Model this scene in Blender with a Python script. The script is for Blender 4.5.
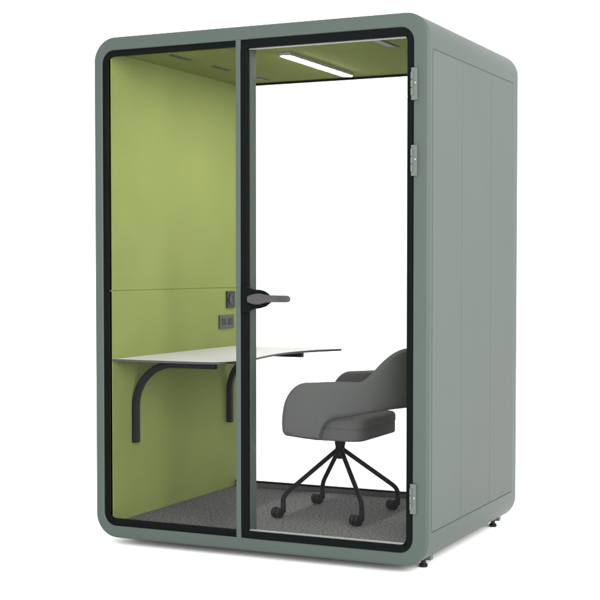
import bpy, bmesh, math
from mathutils import Vector, Matrix
S = bpy.context.scene
COL = S.collection
for o in list(bpy.data.objects): bpy.data.objects.remove(o)

# ---------------------------------------------------------------- camera
cam_d = bpy.data.cameras.new('camera'); cam = bpy.data.objects.new('camera', cam_d); COL.objects.link(cam)
cam.location = (3.4629, -5.2015, 1.2553)
cam.rotation_euler = (math.pi/2 - 0.0368, 0, 0.4399)
cam_d.sensor_width = 36; cam_d.lens = 1365/600*36; cam_d.shift_y = 18.34/600
cam_d.clip_start = .1; cam_d.clip_end = 500
S.camera = cam
# ---------------------------------------------------------------- world: even white studio surround
w = bpy.data.worlds.new('World'); S.world = w; w.use_nodes = True
bg = w.node_tree.nodes['Background']; bg.inputs[0].default_value = (1, 1, 1, 1); bg.inputs[1].default_value = 2.0
# ---------------------------------------------------------------- unseen lamps: key from the right, added front fill
def area(name, loc, target, size, power, col=(1, 1, 1), sy=None):
    d = bpy.data.lights.new(name, 'AREA'); d.energy = power; d.size = size; d.color = col
    if sy: d.shape = 'RECTANGLE'; d.size_y = sy
    o = bpy.data.objects.new(name, d); COL.objects.link(o); o.location = loc
    o.rotation_euler = (Vector(target)-Vector(loc)).to_track_quat('-Z', 'Y').to_euler()
    return o
area('unseen_softbox', (6.5, 1.8, 3.4), (1.5, .6, 1.0), 3.0, 205, (1, .93, .94))
area('unseen_softbox', (5.6, -5.6, 3.0), (.6, .5, 1.2), 4.0, 800, (1, .99, .97))  # unseen fill, added to lift the inner wall, chair and front face
S.view_settings.view_transform = 'Standard'; S.view_settings.look = 'None'
S.view_settings.exposure = 0; S.view_settings.gamma = 1
S.render.engine = 'CYCLES'
S.cycles.max_bounces = 12; S.cycles.transparent_max_bounces = 16

# ---------------------------------------------------------------- materials
def mat(name, col, rough=.5, spec=.5, noise=0, nscale=60, bump=0, bscale=200, metal=0, coat=0, stretch=None, sheen=0):
    m = bpy.data.materials.new(name); m.use_nodes = True; t = m.node_tree; b = t.nodes['Principled BSDF']
    b.inputs['Base Color'].default_value = (*col, 1); b.inputs['Roughness'].default_value = rough
    b.inputs['Specular IOR Level'].default_value = spec; b.inputs['Metallic'].default_value = metal
    if sheen: b.inputs['Sheen Weight'].default_value = sheen; b.inputs['Sheen Roughness'].default_value = .5
    if noise or bump:
        tc = t.nodes.new('ShaderNodeTexCoord'); src = tc.outputs['Object']
        if stretch:
            mp = t.nodes.new('ShaderNodeMapping'); mp.inputs['Scale'].default_value = stretch
            t.links.new(src, mp.inputs[0]); src = mp.outputs[0]
    if noise:
        n = t.nodes.new('ShaderNodeTexNoise'); n.inputs['Scale'].default_value = nscale; n.inputs['Detail'].default_value = 5
        t.links.new(src, n.inputs['Vector'])
        r = t.nodes.new('ShaderNodeMapRange'); r.inputs['From Min'].default_value = .25; r.inputs['From Max'].default_value = .75
        r.inputs['To Min'].default_value = 1-noise; r.inputs['To Max'].default_value = 1+noise
        t.links.new(n.outputs['Fac'], r.inputs['Value'])
        mx = t.nodes.new('ShaderNodeVectorMath'); mx.operation = 'SCALE'; mx.inputs[0].default_value = col
        t.links.new(r.outputs[0], mx.inputs['Scale']); t.links.new(mx.outputs[0], b.inputs['Base Color'])
    if bump:
        n2 = t.nodes.new('ShaderNodeTexNoise'); n2.inputs['Scale'].default_value = bscale; n2.inputs['Detail'].default_value = 3
        t.links.new(src, n2.inputs['Vector'])
        bp = t.nodes.new('ShaderNodeBump'); bp.inputs['Strength'].default_value = bump; bp.inputs['Distance'].default_value = .002
        t.links.new(n2.outputs['Fac'], bp.inputs['Height']); t.links.new(bp.outputs[0], b.inputs['Normal'])
    return m
SAGE = (.040, .0545, .0470)
M = dict(
    sage=mat('sage_paint', SAGE, .5, .22, noise=.03, nscale=3, bump=.05, bscale=500),
    panel_lit=mat('sage_paint_side_lit', (.051, .0625, .0560), .6, .25, noise=.03, nscale=2.5, bump=.06, bscale=450),  # shell paint with the brighter side light mixed into its colour
    seam=mat('seam_shadow_gap', (.03, .04, .035), .8, .1),
    gasket=mat('black_rubber', (.0026, .0034, .0034), .75, .04),
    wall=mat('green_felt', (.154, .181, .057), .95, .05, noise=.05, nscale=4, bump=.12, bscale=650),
    ceilfelt_shaded=mat('ceiling_felt_shaded', (.118, .135, .036), .95, .04, noise=.05, nscale=6, bump=.1, bscale=650),  # wall green darkened: the ceiling's shade is put into the colour
    carpet=mat('grey_carpet', (.106, .102, .106), 1, .03, noise=.75, nscale=85, bump=.5, bscale=120),
    white=mat('white_laminate', (.385, .370, .385), .45, .35, noise=.02, nscale=5),
    black=mat('black_powder_coat', (.004, .004, .005), .6, .12),
    chairf=mat('grey_wool', (.068, .068, .069), .95, .1, noise=.12, nscale=170, bump=.5, bscale=420),
    plastic=mat('black_plastic', (.006, .006, .0065), .5, .2),
    grey=mat('grey_plastic', (.026, .026, .029), .5, .3),
    vent=mat('vent_grille', (.055, .055, .040), .7, .1),
    lever=mat('grey_bronze_metal', (.029, .027, .026), .5, .4, bump=.05),
    alu=mat('brushed_aluminium', (.24, .24, .235), .4, .5, metal=.3),
    hinge=mat('painted_hinge', (.066, .078, .070), .5, .3),
    floor=mat('white_seamless_floor', (.93, .93, .93), .9, .1, noise=.01, nscale=2),
)
def emis(name, col, s):
    m = bpy.data.materials.new(name); m.use_nodes = True; b = m.node_tree.nodes['Principled BSDF']
    b.inputs['Base Color'].default_value = (.8, .8, .8, 1); b.inputs['Emission Color'].default_value = (*col, 1)
    b.inputs['Emission Strength'].default_value = s; return m
M['lamp'] = emis('lit_diffuser', (1, .96, .88), 190)
def glassmat():
    m = bpy.data.materials.new('clear_glass'); m.use_nodes = True; t = m.node_tree
    for n in list(t.nodes): t.nodes.remove(n)
    o = t.nodes.new('ShaderNodeOutputMaterial'); tr = t.nodes.new('ShaderNodeBsdfTransparent'); gl = t.nodes.new('ShaderNodeBsdfGlossy')
    tr.inputs[0].default_value = (.975, .985, .98, 1); gl.inputs['Roughness'].default_value = .02
    fr = t.nodes.new('ShaderNodeFresnel'); fr.inputs[0].default_value = 1.12
    mx = t.nodes.new('ShaderNodeMixShader')
    t.links.new(fr.outputs[0], mx.inputs[0]); t.links.new(tr.outputs[0], mx.inputs[1]); t.links.new(gl.outputs[0], mx.inputs[2])
    t.links.new(mx.outputs[0], o.inputs[0]); return m
M['glass'] = glassmat()

# ---------------------------------------------------------------- helpers
def link(name, bm, mats, parent=None, smooth=True, bevel=0, seg=2, angle=40, sub=0):
    bmesh.ops.recalc_face_normals(bm, faces=bm.faces)
    me = bpy.data.meshes.new(name); bm.to_mesh(me); bm.free()
    if not isinstance(mats, (list, tuple)): mats = [mats]
    for m in mats: me.materials.append(M[m])
    o = bpy.data.objects.new(name, me); COL.objects.link(o)
    if parent: o.parent = parent
    if bevel:
        b = o.modifiers.new('bevel', 'BEVEL'); b.width = bevel; b.segments = seg; b.limit_method = 'ANGLE'; b.angle_limit = math.radians(angle)
        b.harden_normals = True
    if sub:
        s = o.modifiers.new('sub', 'SUBSURF'); s.levels = sub; s.render_levels = sub
    if smooth:
        for p in me.polygons: p.use_smooth = True
        if not sub and not bevel:
            try: me.set_sharp_from_angle(angle=math.radians(35))
            except Exception: pass
    return o
def box(bm, a, b, mi=0):
    vs = [bm.verts.new((x, y, z)) for x in (a[0], b[0]) for y in (a[1], b[1]) for z in (a[2], b[2])]
    for q in ((0, 1, 3, 2), (4, 6, 7, 5), (0, 4, 5, 1), (2, 3, 7, 6), (0, 2, 6, 4), (1, 5, 7, 3)):
        f = bm.faces.new([vs[i] for i in q]); f.material_index = mi
def rrect(x0, x1, z0, z1, r, n=10):
    out = []
    for cx, cz, a0 in ((x1-r, z1-r, 0), (x0+r, z1-r, 90), (x0+r, z0+r, 180), (x1-r, z0+r, 270)):
        for i in range(n+1):
            a = math.radians(a0+90*i/n); out.append((cx+r*math.cos(a), cz+r*math.sin(a)))
    return out
def rings(bm, loops, closed=False, cap=False, mi=0):
    R = [[bm.verts.new(p) for p in l] for l in loops]
    n = len(R[0]); K = len(R)
    for k in range(K if closed else K-1):
        A, B = R[k], R[(k+1) % K]
        for i in range(n):
            f = bm.faces.new((A[i], A[(i+1) % n], B[(i+1) % n], B[i])); f.material_index = mi
    if cap:
        bm.faces.new(R[0]).material_index = mi; bm.faces.new(R[-1][::-1]).material_index = mi
def off_loop(o, y, r0, n=14, X0=0, X1=0, Z0=0, Z1=0):
    r = max(r0-o, .004)
    return [(x, y, z) for x, z in rrect(X0+o, X1-o, Z0+o, Z1-o, r, n)]
def tube(bm, pts, r, n=12, ref=(0, 1, 0), sq=None):
    pts = [Vector(p) for p in pts]; loops = []
    rr = r if isinstance(r, (list, tuple)) else [r]*len(pts)
    for i, p in enumerate(pts):
        d = (pts[min(i+1, len(pts)-1)]-pts[max(i-1, 0)]).normalized()
        a = Vector(ref); a = (a-d*a.dot(d)).normalized(); b = d.cross(a)
        if sq:
            prof = [(x, z) for x, z in rrect(-sq[0]/2, sq[0]/2, -sq[1]/2, sq[1]/2, .005, 3)]
            loops.append([p+a*x+b*z for x, z in prof])
        else:
            loops.append([p+a*rr[i]*math.cos(2*math.pi*k/n)+b*rr[i]*math.sin(2*math.pi*k/n) for k in range(n)])
    rings(bm, loops, cap=True)
def lathe(bm, prof, M4=Matrix(), n=28):
    loops = [[M4 @ Vector((r*math.cos(2*math.pi*k/n), r*math.sin(2*math.pi*k/n), z)) for k in range(n)] for r, z in prof]
    rings(bm, loops, cap=True)
def bez(p, n=10):
    out = []
    P = [Vector(q) for q in p]
    for i in range(n+1):
        t = i/n; out.append((1-t)**2*P[0]+2*t*(1-t)*P[1]+t*t*P[2])
    return out
def thing(name, label, cat, loc):
    o = bpy.data.objects.new(name, None); COL.objects.link(o); o.location = loc; o.empty_display_size = .1
    o['label'] = label; o['category'] = cat; return o
def sm(t): t = min(1, max(0, t)); return t*t*(3-2*t)

# ---------------------------------------------------------------- setting
bm = bmesh.new(); n = 96
c = bm.verts.new((0, 0, 0)); prev = None
loops = [[(r*math.cos(2*math.pi*k/n), r*math.sin(2*math.pi*k/n), 0) for k in range(n)] for r in (3, 10, 40, 200)]
rings(bm, loops); bm.verts.ensure_lookup_table()
for k in range(n): bm.faces.new((c, bm.verts[1+k], bm.verts[1+(k+1) % n]))
fl = link('floor', bm, 'floor', smooth=False); fl['kind'] = 'structure'

# ---------------------------------------------------------------- pod
W, D, ZB, ZT = 1.5895, 1.264, .034, 2.288
pod = thing('office_pod', 'sage green soundproof office pod with rounded corners, glass front and open green felt interior', 'office pod', (0, 0, 0))
L = dict(X0=-.014, X1=W, Z0=ZB, Z1=ZT)
R0 = .108
bm = bmesh.new(); f = .014; prof = []
for i in range(6):
    a = math.pi/2*i/5; prof.append((f-f*math.cos(math.pi/2-a) if False else f*(1-math.sin(a)), f*(1-math.cos(a))))
# outer edge: from face (offset f, y 0) round to side (offset 0, y f)
front = [(f*(1-math.sin(math.pi/2*i/6)), f*(1-math.cos(math.pi/2*i/6))) for i in range(7)]
back = [(o, D-y) for o, y in front[::-1]]
def opening(e, y, r):            # the front opening: narrower border left and above, wider right and below
    return [(x, y, z) for x, z in rrect(.031-e, W-.069+e, .089-e, 2.229+e, r, 14)]
lp = [off_loop(o, y, R0, **L) for o, y in front+back]
lp += [[(x, y, z) for x, z in rrect(.0425, W-.0425, .074, ZT-.0425, .02, 14)] for y in (D, .032)]
lp += [opening(0, .032, .060), opening(0, .003, .060), opening(.003, 0, .063)]
rings(bm, lp, closed=True)
link('shell', bm, 'sage', pod)

# recessed side panels with dark joint behind them
for side in (1, -1):
    xs = W if side > 0 else -.014
    bm = bmesh.new(); box(bm, (xs-.01, .041, .1725), (xs+.0005, 1.1795, 2.1405))
    if side < 0:
        bm.free(); bm = bmesh.new(); box(bm, (xs-.0005, .041, .1725), (xs+.01, 1.1795, 2.1405))
    link('panel_joint', bm, 'seam', pod, smooth=False)
    for y0, y1 in ((.0385, .407), (.4095, .822), (.8245, 1.175)):
        bm = bmesh.new()
        a, b = (xs-.008, xs+.0016) if side > 0 else (xs-.0016, xs+.008)
        box(bm, (a, y0, .1775), (b, y1, 2.1365)); link('side_panel', bm, 'panel_lit', pod, bevel=.0008, seg=2)

# interior linings
XI0, XI1, ZF, ZC, YB = .06, W-.06, .095, 2.225, 1.240
bm = bmesh.new(); box(bm, (.044, .034, ZF), (XI0-.0015, YB, 1.1505)); box(bm, (.044, .034, 1.1535), (XI0-.0015, YB, ZC)); box(bm, (.0435, .034, ZF), (XI0-.004, YB, ZC))
wall = link('wall_lining', bm, 'wall', pod, bevel=.0012, seg=1)
bm = bmesh.new(); box(bm, (XI1, .034, ZF), (W-.044, YB, 1.1505)); box(bm, (XI1, .034, 1.1535), (W-.044, YB, ZC)); box(bm, (XI1+.0025, .034, ZF), (W-.0435, YB, ZC))
link('wall_lining', bm, 'wall', pod, bevel=.0012, seg=1)
bm = bmesh.new(); box(bm, (.044, .034, ZC), (W-.044, YB, ZT-.043)); ceil = link('ceiling_lining', bm, 'ceilfelt_shaded', pod, smooth=False)
bm = bmesh.new(); box(bm, (.044, .034, .0745), (W-.044, YB, ZF-.0005)); link('carpet', bm, 'carpet', pod, smooth=False)

# front black gasket ring
bm = bmesh.new()
def gl(o, y, r): return [(x, y, z) for x, z in rrect(.0315+o*.55, W-.0695-o, .0895+o, 2.2285-o*.85, r, 14)]
rings(bm, [gl(0, .007, .059), gl(0, .0295, .059), gl(.029, .0295, .032), gl(.029, .008, .032), gl(.027, .006, .034), gl(.002, .006, .057)], closed=True)
link('gasket', bm, 'gasket', pod)
# mullion
bm = bmesh.new(); box(bm, (.710, -.001, .084), (.733, .075, 2.2315)); link('mullion', bm, 'sage', pod, bevel=.002)
bm = bmesh.new(); box(bm, (.7335, .0345, ZF+.001), (.764, .088, 2.2245)); link('mullion_post', bm, 'sage', pod, bevel=.002)
# fixed pane
bm = bmesh.new(); box(bm, (.050, .0305, .0965), (.7085, .0335, 2.223)); link('window', bm, 'glass', pod, smooth=False)
# rear glazing
bm = bmesh.new()
def rect_ring(bm, x0, x1, z0, z1, w_, y0, y1, r=.004):
    lp = lambda o, y: [(x, y, z) for x, z in rrect(x0+o, x1-o, z0+o, z1-o, max(r-o, .002), 3)]
    rings(bm, [lp(0, y0), lp(0, y1), lp(w_, y1), lp(w_, y0)], closed=True)
rect_ring(bm, .0435, W-.0435, .0755, ZT-.044, .018, YB+.001, D-.002)
rw = link('rear_window', bm, 'gasket', pod)
bm = bmesh.new(); box(bm, (.058, 1.248, .088), (W-.058, 1.256, 2.23)); link('pane', bm, 'glass', rw, smooth=False)
bm = bmesh.new(); box(bm, (XI0, 1.214, ZF-.001), (XI1, YB, ZF+.0225)); link('rear_threshold', bm, 'chairf', pod, bevel=.003)
bm = bmesh.new(); box(bm, (XI0, 1.216, ZF+.023), (XI1, YB, ZF+.031)); link('rear_sill', bm, 'gasket', pod, bevel=.002)
bm = bmesh.new(); box(bm, (XI0, 1.225, 2.2135), (XI1, YB, ZC-.0005)); link('rear_header', bm, 'gasket', pod, bevel=.002)

# door
bm = bmesh.new(); rect_ring(bm, .7345, 1.512, .083, 2.243, .036, .0015, .0075)
# heavier top, bottom rails of the black printed border
box(bm, (.772, .002, .1195), (1.475, .007, .127)); box(bm, (.772, .002, 2.193), (1.475, .007, 2.2065))
bm.free(); bm = bmesh.new()
def ring4(bm, X, Z, x, z, y0, y1, r1=.02, r0=.004):
    o = rrect(X[0], X[1], Z[0], Z[1], r1, 6); i = rrect(x[0], x[1], z[0], z[1], r0, 6)
    rings(bm, [[(a, y0, b) for a, b in o], [(a, y1, b) for a, b in o], [(a, y1, b) for a, b in i], [(a, y0, b) for a, b in i]], closed=True)
ring4(bm, (.7342, 1.5185), (.0905, 2.2275), (.7625, 1.4955), (.119, 2.193), -.001, .0285, .05)
door = link('door', bm, 'gasket', pod, bevel=.0015)
bm = bmesh.new(); box(bm, (.758, .008, .115), (1.5, .016, 2.2)); link('pane', bm, 'glass', door, smooth=False)
bm = bmesh.new(); box(bm, (.7645, .018, .115), (1.494, .028, .1255)); link('seal', bm, 'alu', door, bevel=.001)
bm = bmesh.new(); box(bm, (.7645, .018, 2.1875), (1.494, .028, 2.1975)); link('seal', bm, 'alu', door, bevel=.001)
# handle
hp = []
pl = [(.745, 1.180), (.768, 1.178), (.780, 1.170), (.795, 1.164), (.825, 1.163), (.850, 1.157), (.868, 1.145), (.882, 1.132), (.885, 1.118), (.872, 1.104), (.855, 1.092), (.825, 1.083), (.795, 1.080), (.780, 1.073), (.768, 1.066), (.745, 1.064)]
bm = bmesh.new(); rings(bm, [[(x, y, z) for x, z in pl] for y in (-.014, .006)], cap=True)
hd = link('handle_plate', bm, 'gasket', door, bevel=.003, seg=3, angle=50)
bm = bmesh.new()
zc = 1.123
st = [(.783, .008), (.785, .013), (.795, .0175), (.82, .0235), (.845, .0235), (.865, .0185), (.885, .0155), (.93, .0145), (.972, .0145), (.984, .0125), (.990, .007)]
loops = []
for x, h in st:
    yy = -.034-.012*sm((x-.80)/.1); th = .009
    loops.append([(x, yy+th*math.cos(a)*min(1, h/.0145), zc+.003*sm((x-.8)/.1)+h*math.sin(a)) for a in [2*math.pi*k/20 for k in range(20)]])
rings(bm, loops, cap=True)
for q in bm.faces:
    if q.calc_center_median().x > .948: q.material_index = 1
hdl = link('handle', bm, ['lever', 'grey'], door)
bm = bmesh.new(); lathe(bm, [(.013, 0), (.013, .02)], Matrix.Translation((.815, -.014, zc)) @ Matrix.Rotation(math.pi/2, 4, 'X')); link('spindle', bm, 'lever', hdl)
hdl.parent = door
# hinges
for z0, z1 in ((1.932, 2.062), (1.627, 1.752), (.254, .377)):
    bm = bmesh.new(); box(bm, (1.5135, -.011, z0), (1.539, .0005, z1))
    h = link('hinge', bm, 'hinge', pod, bevel=.002)
    bm = bmesh.new()
    for k in range(1, 4):
        zz = z0+(z1-z0)*k/4
        tube(bm, [(1.518, -.0145, zz-.014), (1.518, -.0145, zz+.014)], .0045, 10)
    link('knuckle', bm, 'hinge', h)
    bm = bmesh.new(); lathe(bm, [(.0045, 0), (.003, .003)], Matrix.Translation((1.532, -.0105, (z0+z1)/2+.004)) @ Matrix.Rotation(math.pi/2, 4, 'X'), 12); link('screw', bm, 'alu', h)
# sockets on the left lining
def socket(y0, y1, z0, z1, rnd):
    bm = bmesh.new(); box(bm, (XI0-.002, y0, z0), (XI0+.008, y1, z1)); s = link('power_socket', bm, 'plastic' if rnd else 'grey', pod, bevel=.003)
    cy, cz = (y0+y1)/2, (z0+z1)/2
    bm = bmesh.new()
    if rnd:
        lathe(bm, [(.026, 0), (.026, .004), (.021, .004), (.020, .0005)], Matrix.Translation((XI0+.008, cy, cz)) @ Matrix.Rotation(math.pi/2, 4, 'Y'))
        link('outlet_ring', bm, 'grey', s)
    else:
        for k in (-1, 1):
            bm = bmesh.new(); box(bm, (XI0+.007, cy+k*.036-.024, cz-.018), (XI0+.0095, cy+k*.036+.024, cz+.018))
            link('outlet_insert', bm, 'plastic', s, bevel=.001)
socket(1.117, 1.208, 1.046, 1.134, True); socket(1.035, 1.195, .940, 1.010, False)
# ceiling fittings
def slot(x, y0, y1, wd=.030, dark='vent'):
    bm = bmesh.new(); box(bm, (x-wd/2, y0, ZC-.004), (x+wd/2, y1, ZC+.002)); s = link('air_vent', bm, dark, pod, bevel=.001)
    bm = bmesh.new()
    box(bm, (x-wd/2+.006, y0+.02, ZC-.0055), (x+wd/2-.006, y1-.04, ZC-.003))
    link('opening', bm, 'plastic', s)
slot(.275, .19, .37, .026); slot(.280, .58, .75, .026); slot(.292, 1.01, 1.14, .026); slot(1.272, .17, .43, .045)
bm = bmesh.new(); box(bm, (.738, .365, ZC-.014), (.794, 1.10, ZC+.001)); lp = link('ceiling_light', bm, 'alu', pod, bevel=.002)
bm = bmesh.new(); box(bm, (.744, .371, ZC-.0165), (.788, 1.094, ZC-.0135)); link('diffuser', bm, 'lamp', lp, bevel=.001)
# feet
for i, (x, y) in enumerate(((1.505, .178), (1.503, 1.165), (.085, .178), (.085, 1.165))):
    bm = bmesh.new(); lathe(bm, [(.017, 0), (.018, .002), (.018, .012), (.011, .016), (.009, .05)], Matrix.Translation((x, y, 0)), 24)
    ft = link('foot', bm, 'plastic', pod)
    s = 1 if x > .8 else -1
    bm = bmesh.new(); box(bm, (x-.018, y+.028, .022), (x+.022 if s > 0 else x+.018, y+.060, .062)); link('bracket', bm, 'hinge', ft, bevel=.002)

# ---------------------------------------------------------------- desk (bolted to the left lining)
DZ = .843
desk = thing('wall_desk', 'thin white desk with wavy edge and two curved black brackets on the green wall', 'desk', (XI0, .6, 0))
ox, oy = XI0, .6
def chaikin(p, n=3):
    for _ in range(n):
        q = []
        for i in range(len(p)):
            a, b = p[i], p[(i+1) % len(p)]
            q += [(a[0]*.75+b[0]*.25, a[1]*.75+b[1]*.25), (a[0]*.25+b[0]*.75, a[1]*.25+b[1]*.75)]
        p = q
    return p
edge = [(.0615, .030), (.47, .022), (.575, .035), (.625, .09), (.640, .18), (.628, .32), (.590, .50), (.565, .68), (.565, .84), (.590, .98), (.640, 1.10), (.690, 1.188)]
sp = []
P = edge
for i in range(1, len(P)-1):
    a = ((P[i-1][0]+P[i][0])/2, (P[i-1][1]+P[i][1])/2) if i > 1 else P[0]
    b = ((P[i][0]+P[i+1][0])/2, (P[i][1]+P[i+1][1])/2) if i < len(P)-2 else P[-1]
    for v in bez(((*a, 0), (*P[i], 0), (*b, 0)), 6)[(0 if i == 1 else 1):]: sp.append((v.x, v.y))
sp.append((.0615, 1.188))
bm = bmesh.new()
rings(bm, [[(x-ox, y-oy, z) for x, y in sp] for z in (DZ, DZ-.010)], cap=True)
bmesh.ops.recalc_face_normals(bm, faces=bm.faces)
for q in bm.faces:
    if q.normal.z < .5: q.material_index = 1
link('desktop', bm, ['white', 'grey'], desk, smooth=False)
for y in (.2, 1.125):
    bm = bmesh.new(); zt = DZ-.013-.0165; x0 = XI0+.018; r = .20
    pts = [(x0, y, .445), (x0, y, zt-r)]+[(x0+r-r*math.cos(math.pi/2*i/14), y, zt-r+r*math.sin(math.pi/2*i/14)) for i in range(1, 15)]+[(.50, y, zt)]
    tube(bm, [(a-ox, b-oy, c_) for a, b, c_ in pts], .014, sq=(.03, .03))
    link('bracket', bm, 'black', desk)

# ---------------------------------------------------------------- chair
CX, CY = .856, .79
ch = thing('office_chair', 'grey upholstered swivel armchair with wraparound back on four splayed black legs with castors', 'chair', (CX, CY, ZF))
def loc(p): return (p[0]-CX, p[1]-CY, p[2]-ZF)
# wraparound shell
NY, FY = .535, 1.085; cy = (NY+FY)/2; hw = (FY-NY)/2; xa, xc, rx = .680, 1.00, .235
path = []
na = 70
for i in range(na):
    t = i/na; t = t**1.5 if True else t
    path.append((xa+(xc-xa)*t, 0.0, -1))
arc = 36
pts = [(x, NY) for x, _, _ in path]
for i in range(arc+1):
    a = -math.pi/2+math.pi*i/arc
    ca, sa = math.cos(a), math.sin(a); e = .85
    pts.append((xc+rx*(abs(ca)**e), cy+hw*math.copysign(abs(sa)**e, sa)))
pts += [(x, FY) for x, _, _ in path[::-1]]
N = len(pts); bm = bmesh.new(); loops = []
TH = .042
def ztop(x): return .722+.012*sm((x-.75)/.25)+.155*sm((x-1.058)/.160)
def zbot(x): return .472-.010*sm((x-.68)/.15)+.104*math.sqrt(max(0, 1-max(0, (.970-max(x, .875))/.095)**2.2))+.045*sm((x-.94)/.28)
for i, (x, y) in enumerate(pts):
    a = Vector(pts[max(i-1, 0)]); b = Vector(pts[min(i+1, N-1)]); d = (b-a)
    d = d.normalized() if d.length > 1e-6 else Vector((1, 0)); nrm = Vector((d.y, -d.x))   # outward
    zt, zb = ztop(x)+.018*sm((y-NY)/(FY-NY))*(1-sm((x-.95)/.15)), zbot(x)
    u = x-xa
    ra, rb = .115, .025
    if u < ra: zt -= .150*(1-math.sqrt(max(0, 1-((ra-u)/ra)**2.1)))
    if u < rb: zb += .03*(1-math.sqrt(max(0, 1-((rb-u)/rb)**2)))
    th = TH*(.25+.75*math.sqrt(max(0, 1-(max(0, .03-u)/.03)**2)))
    zm, hh = (zt+zb)/2, (zt-zb)/2
    K = 32; lp_ = []
    for k in range(K):
        an = 2*math.pi*k/K; c1, s1 = math.cos(an), math.sin(an)
        # stadium section: flat sides, round rims
        rim = th/2
        oz = math.copysign(hh-rim, s1)+rim*s1 if abs(s1) > .02 else 0
        kk = abs(s1)
        lat = rim*c1
        if kk < .75: oz = (hh-rim)*s1/.75*1.0; lat = rim*math.copysign(1, c1)
        else:
            q = (kk-.75)/.25; oz = math.copysign((hh-rim)+rim*math.sin(q*math.pi/2), s1); lat = rim*math.copysign(math.cos(q*math.pi/2), c1)
        z = zm+oz
        lean = .035*(z-.47)/.4*(sm((x-1.0)/.2))-.012*(1-sm((x-.9)/.3))*((z-.6)/.15)
        lean += .010*(1-((z-zm)/hh)**2)        # slight belly
        lp_.append(loc((x+nrm.x*(lat+lean), y+nrm.y*(lat+lean), z)))
    loops.append(lp_)
rings(bm, loops, cap=True)
bmesh.ops.remove_doubles(bm, verts=bm.verts, dist=.0003)
link('shell', bm, 'chairf', ch)
def slab(bm, x0, x1, y0, y1, z0, z1, rc, re, crown=0, n=8):
    m = 5; ls = []
    for i in range(m+1):
        a = math.pi/2*i/m; o = re*(1-math.sin(a)); ls.append((o, z0+re*(1-math.cos(a))))
    L2 = ls+[(o, z1-(z-z0)) for o, z in ls[::-1]]
    rings(bm, [[loc((x, y, z)) for x, y in rrect(x0+o, x1-o, y0+o, y1-o, max(rc-o, .01), n)] for o, z in L2], cap=True)
bm = bmesh.new(); slab(bm, .70, 1.066, .552, 1.035, .500, .560, .065, .020); link('seat_cushion', bm, 'chairf', ch)
bm = bmesh.new(); slab(bm, .775, 1.062, .548, 1.040, .455, .5135, .065, .010); link('seat_base', bm, 'chairf', ch)
bm = bmesh.new(); lathe(bm, [(.012, .340), (.021, .345), (.023, .36), (.023, .405), (.026, .41), (.026, .43), (.05, .435), (.05, .456)], Matrix.Translation(loc((CX, CY, 0))))
link('column', bm, 'black', ch)
legs = [((.705, .475), .198, 0), ((.712, .905), .198, 0), ((1.112, .445), .200, 0), ((1.108, .905), .197, 0)]
for (lx, ly), kz, _ in legs:
    H0 = Vector((CX, CY, .395)); K0 = Vector((lx, ly, kz)); B0 = Vector((lx, ly, .150))
    d = (K0-H0).normalized(); d2 = (B0-K0).normalized()
    p = [H0, H0.lerp(K0, .5), K0-d*.035]+bez((K0-d*.035, K0, K0+d2*.025), 6)[1:]+[B0]
    h = Vector((lx-CX, ly-CY, 0)).normalized(); ref = (-h.y, h.x, 0)
    bm = bmesh.new(); tube(bm, [loc(q) for q in p], .0112, 14, ref=ref)
    lg = link('leg', bm, 'black', ch)
    bm = bmesh.new()
    side = Vector((.93, -.36, 0)).normalized(); ax = Vector((.905, .426, 0)); R_ = .0255; zc2 = ZF+R_
    cc = Vector((lx, ly, zc2))-ax*.026
    for s in (-1, 1):
        o = cc+side*s*.0135
        Mx = Matrix.Translation(loc(o)) @ side.to_track_quat('Z', 'Y').to_matrix().to_4x4()
        lathe(bm, [(.006, -.0125), (.014, -.0118), (.022, -.0095), (R_, -.005), (R_, .005), (.022, .0095), (.014, .0118), (.006, .0125)], Mx, 24)
    # hood and stem
    Mx = Matrix.Translation(loc(cc)) @ side.to_track_quat('Z', 'Y').to_matrix().to_4x4()
    lathe(bm, [(.010, -.006), (.0215, -.006), (.0215, .006), (.010, .006)], Mx, 24)
    lathe(bm, [(.010, -.032), (.0125, -.028), (.0125, .014), (.0085, .016)], Matrix.Translation(loc((lx, ly, .150))), 16)
    link('castor', bm, 'plastic', lg)
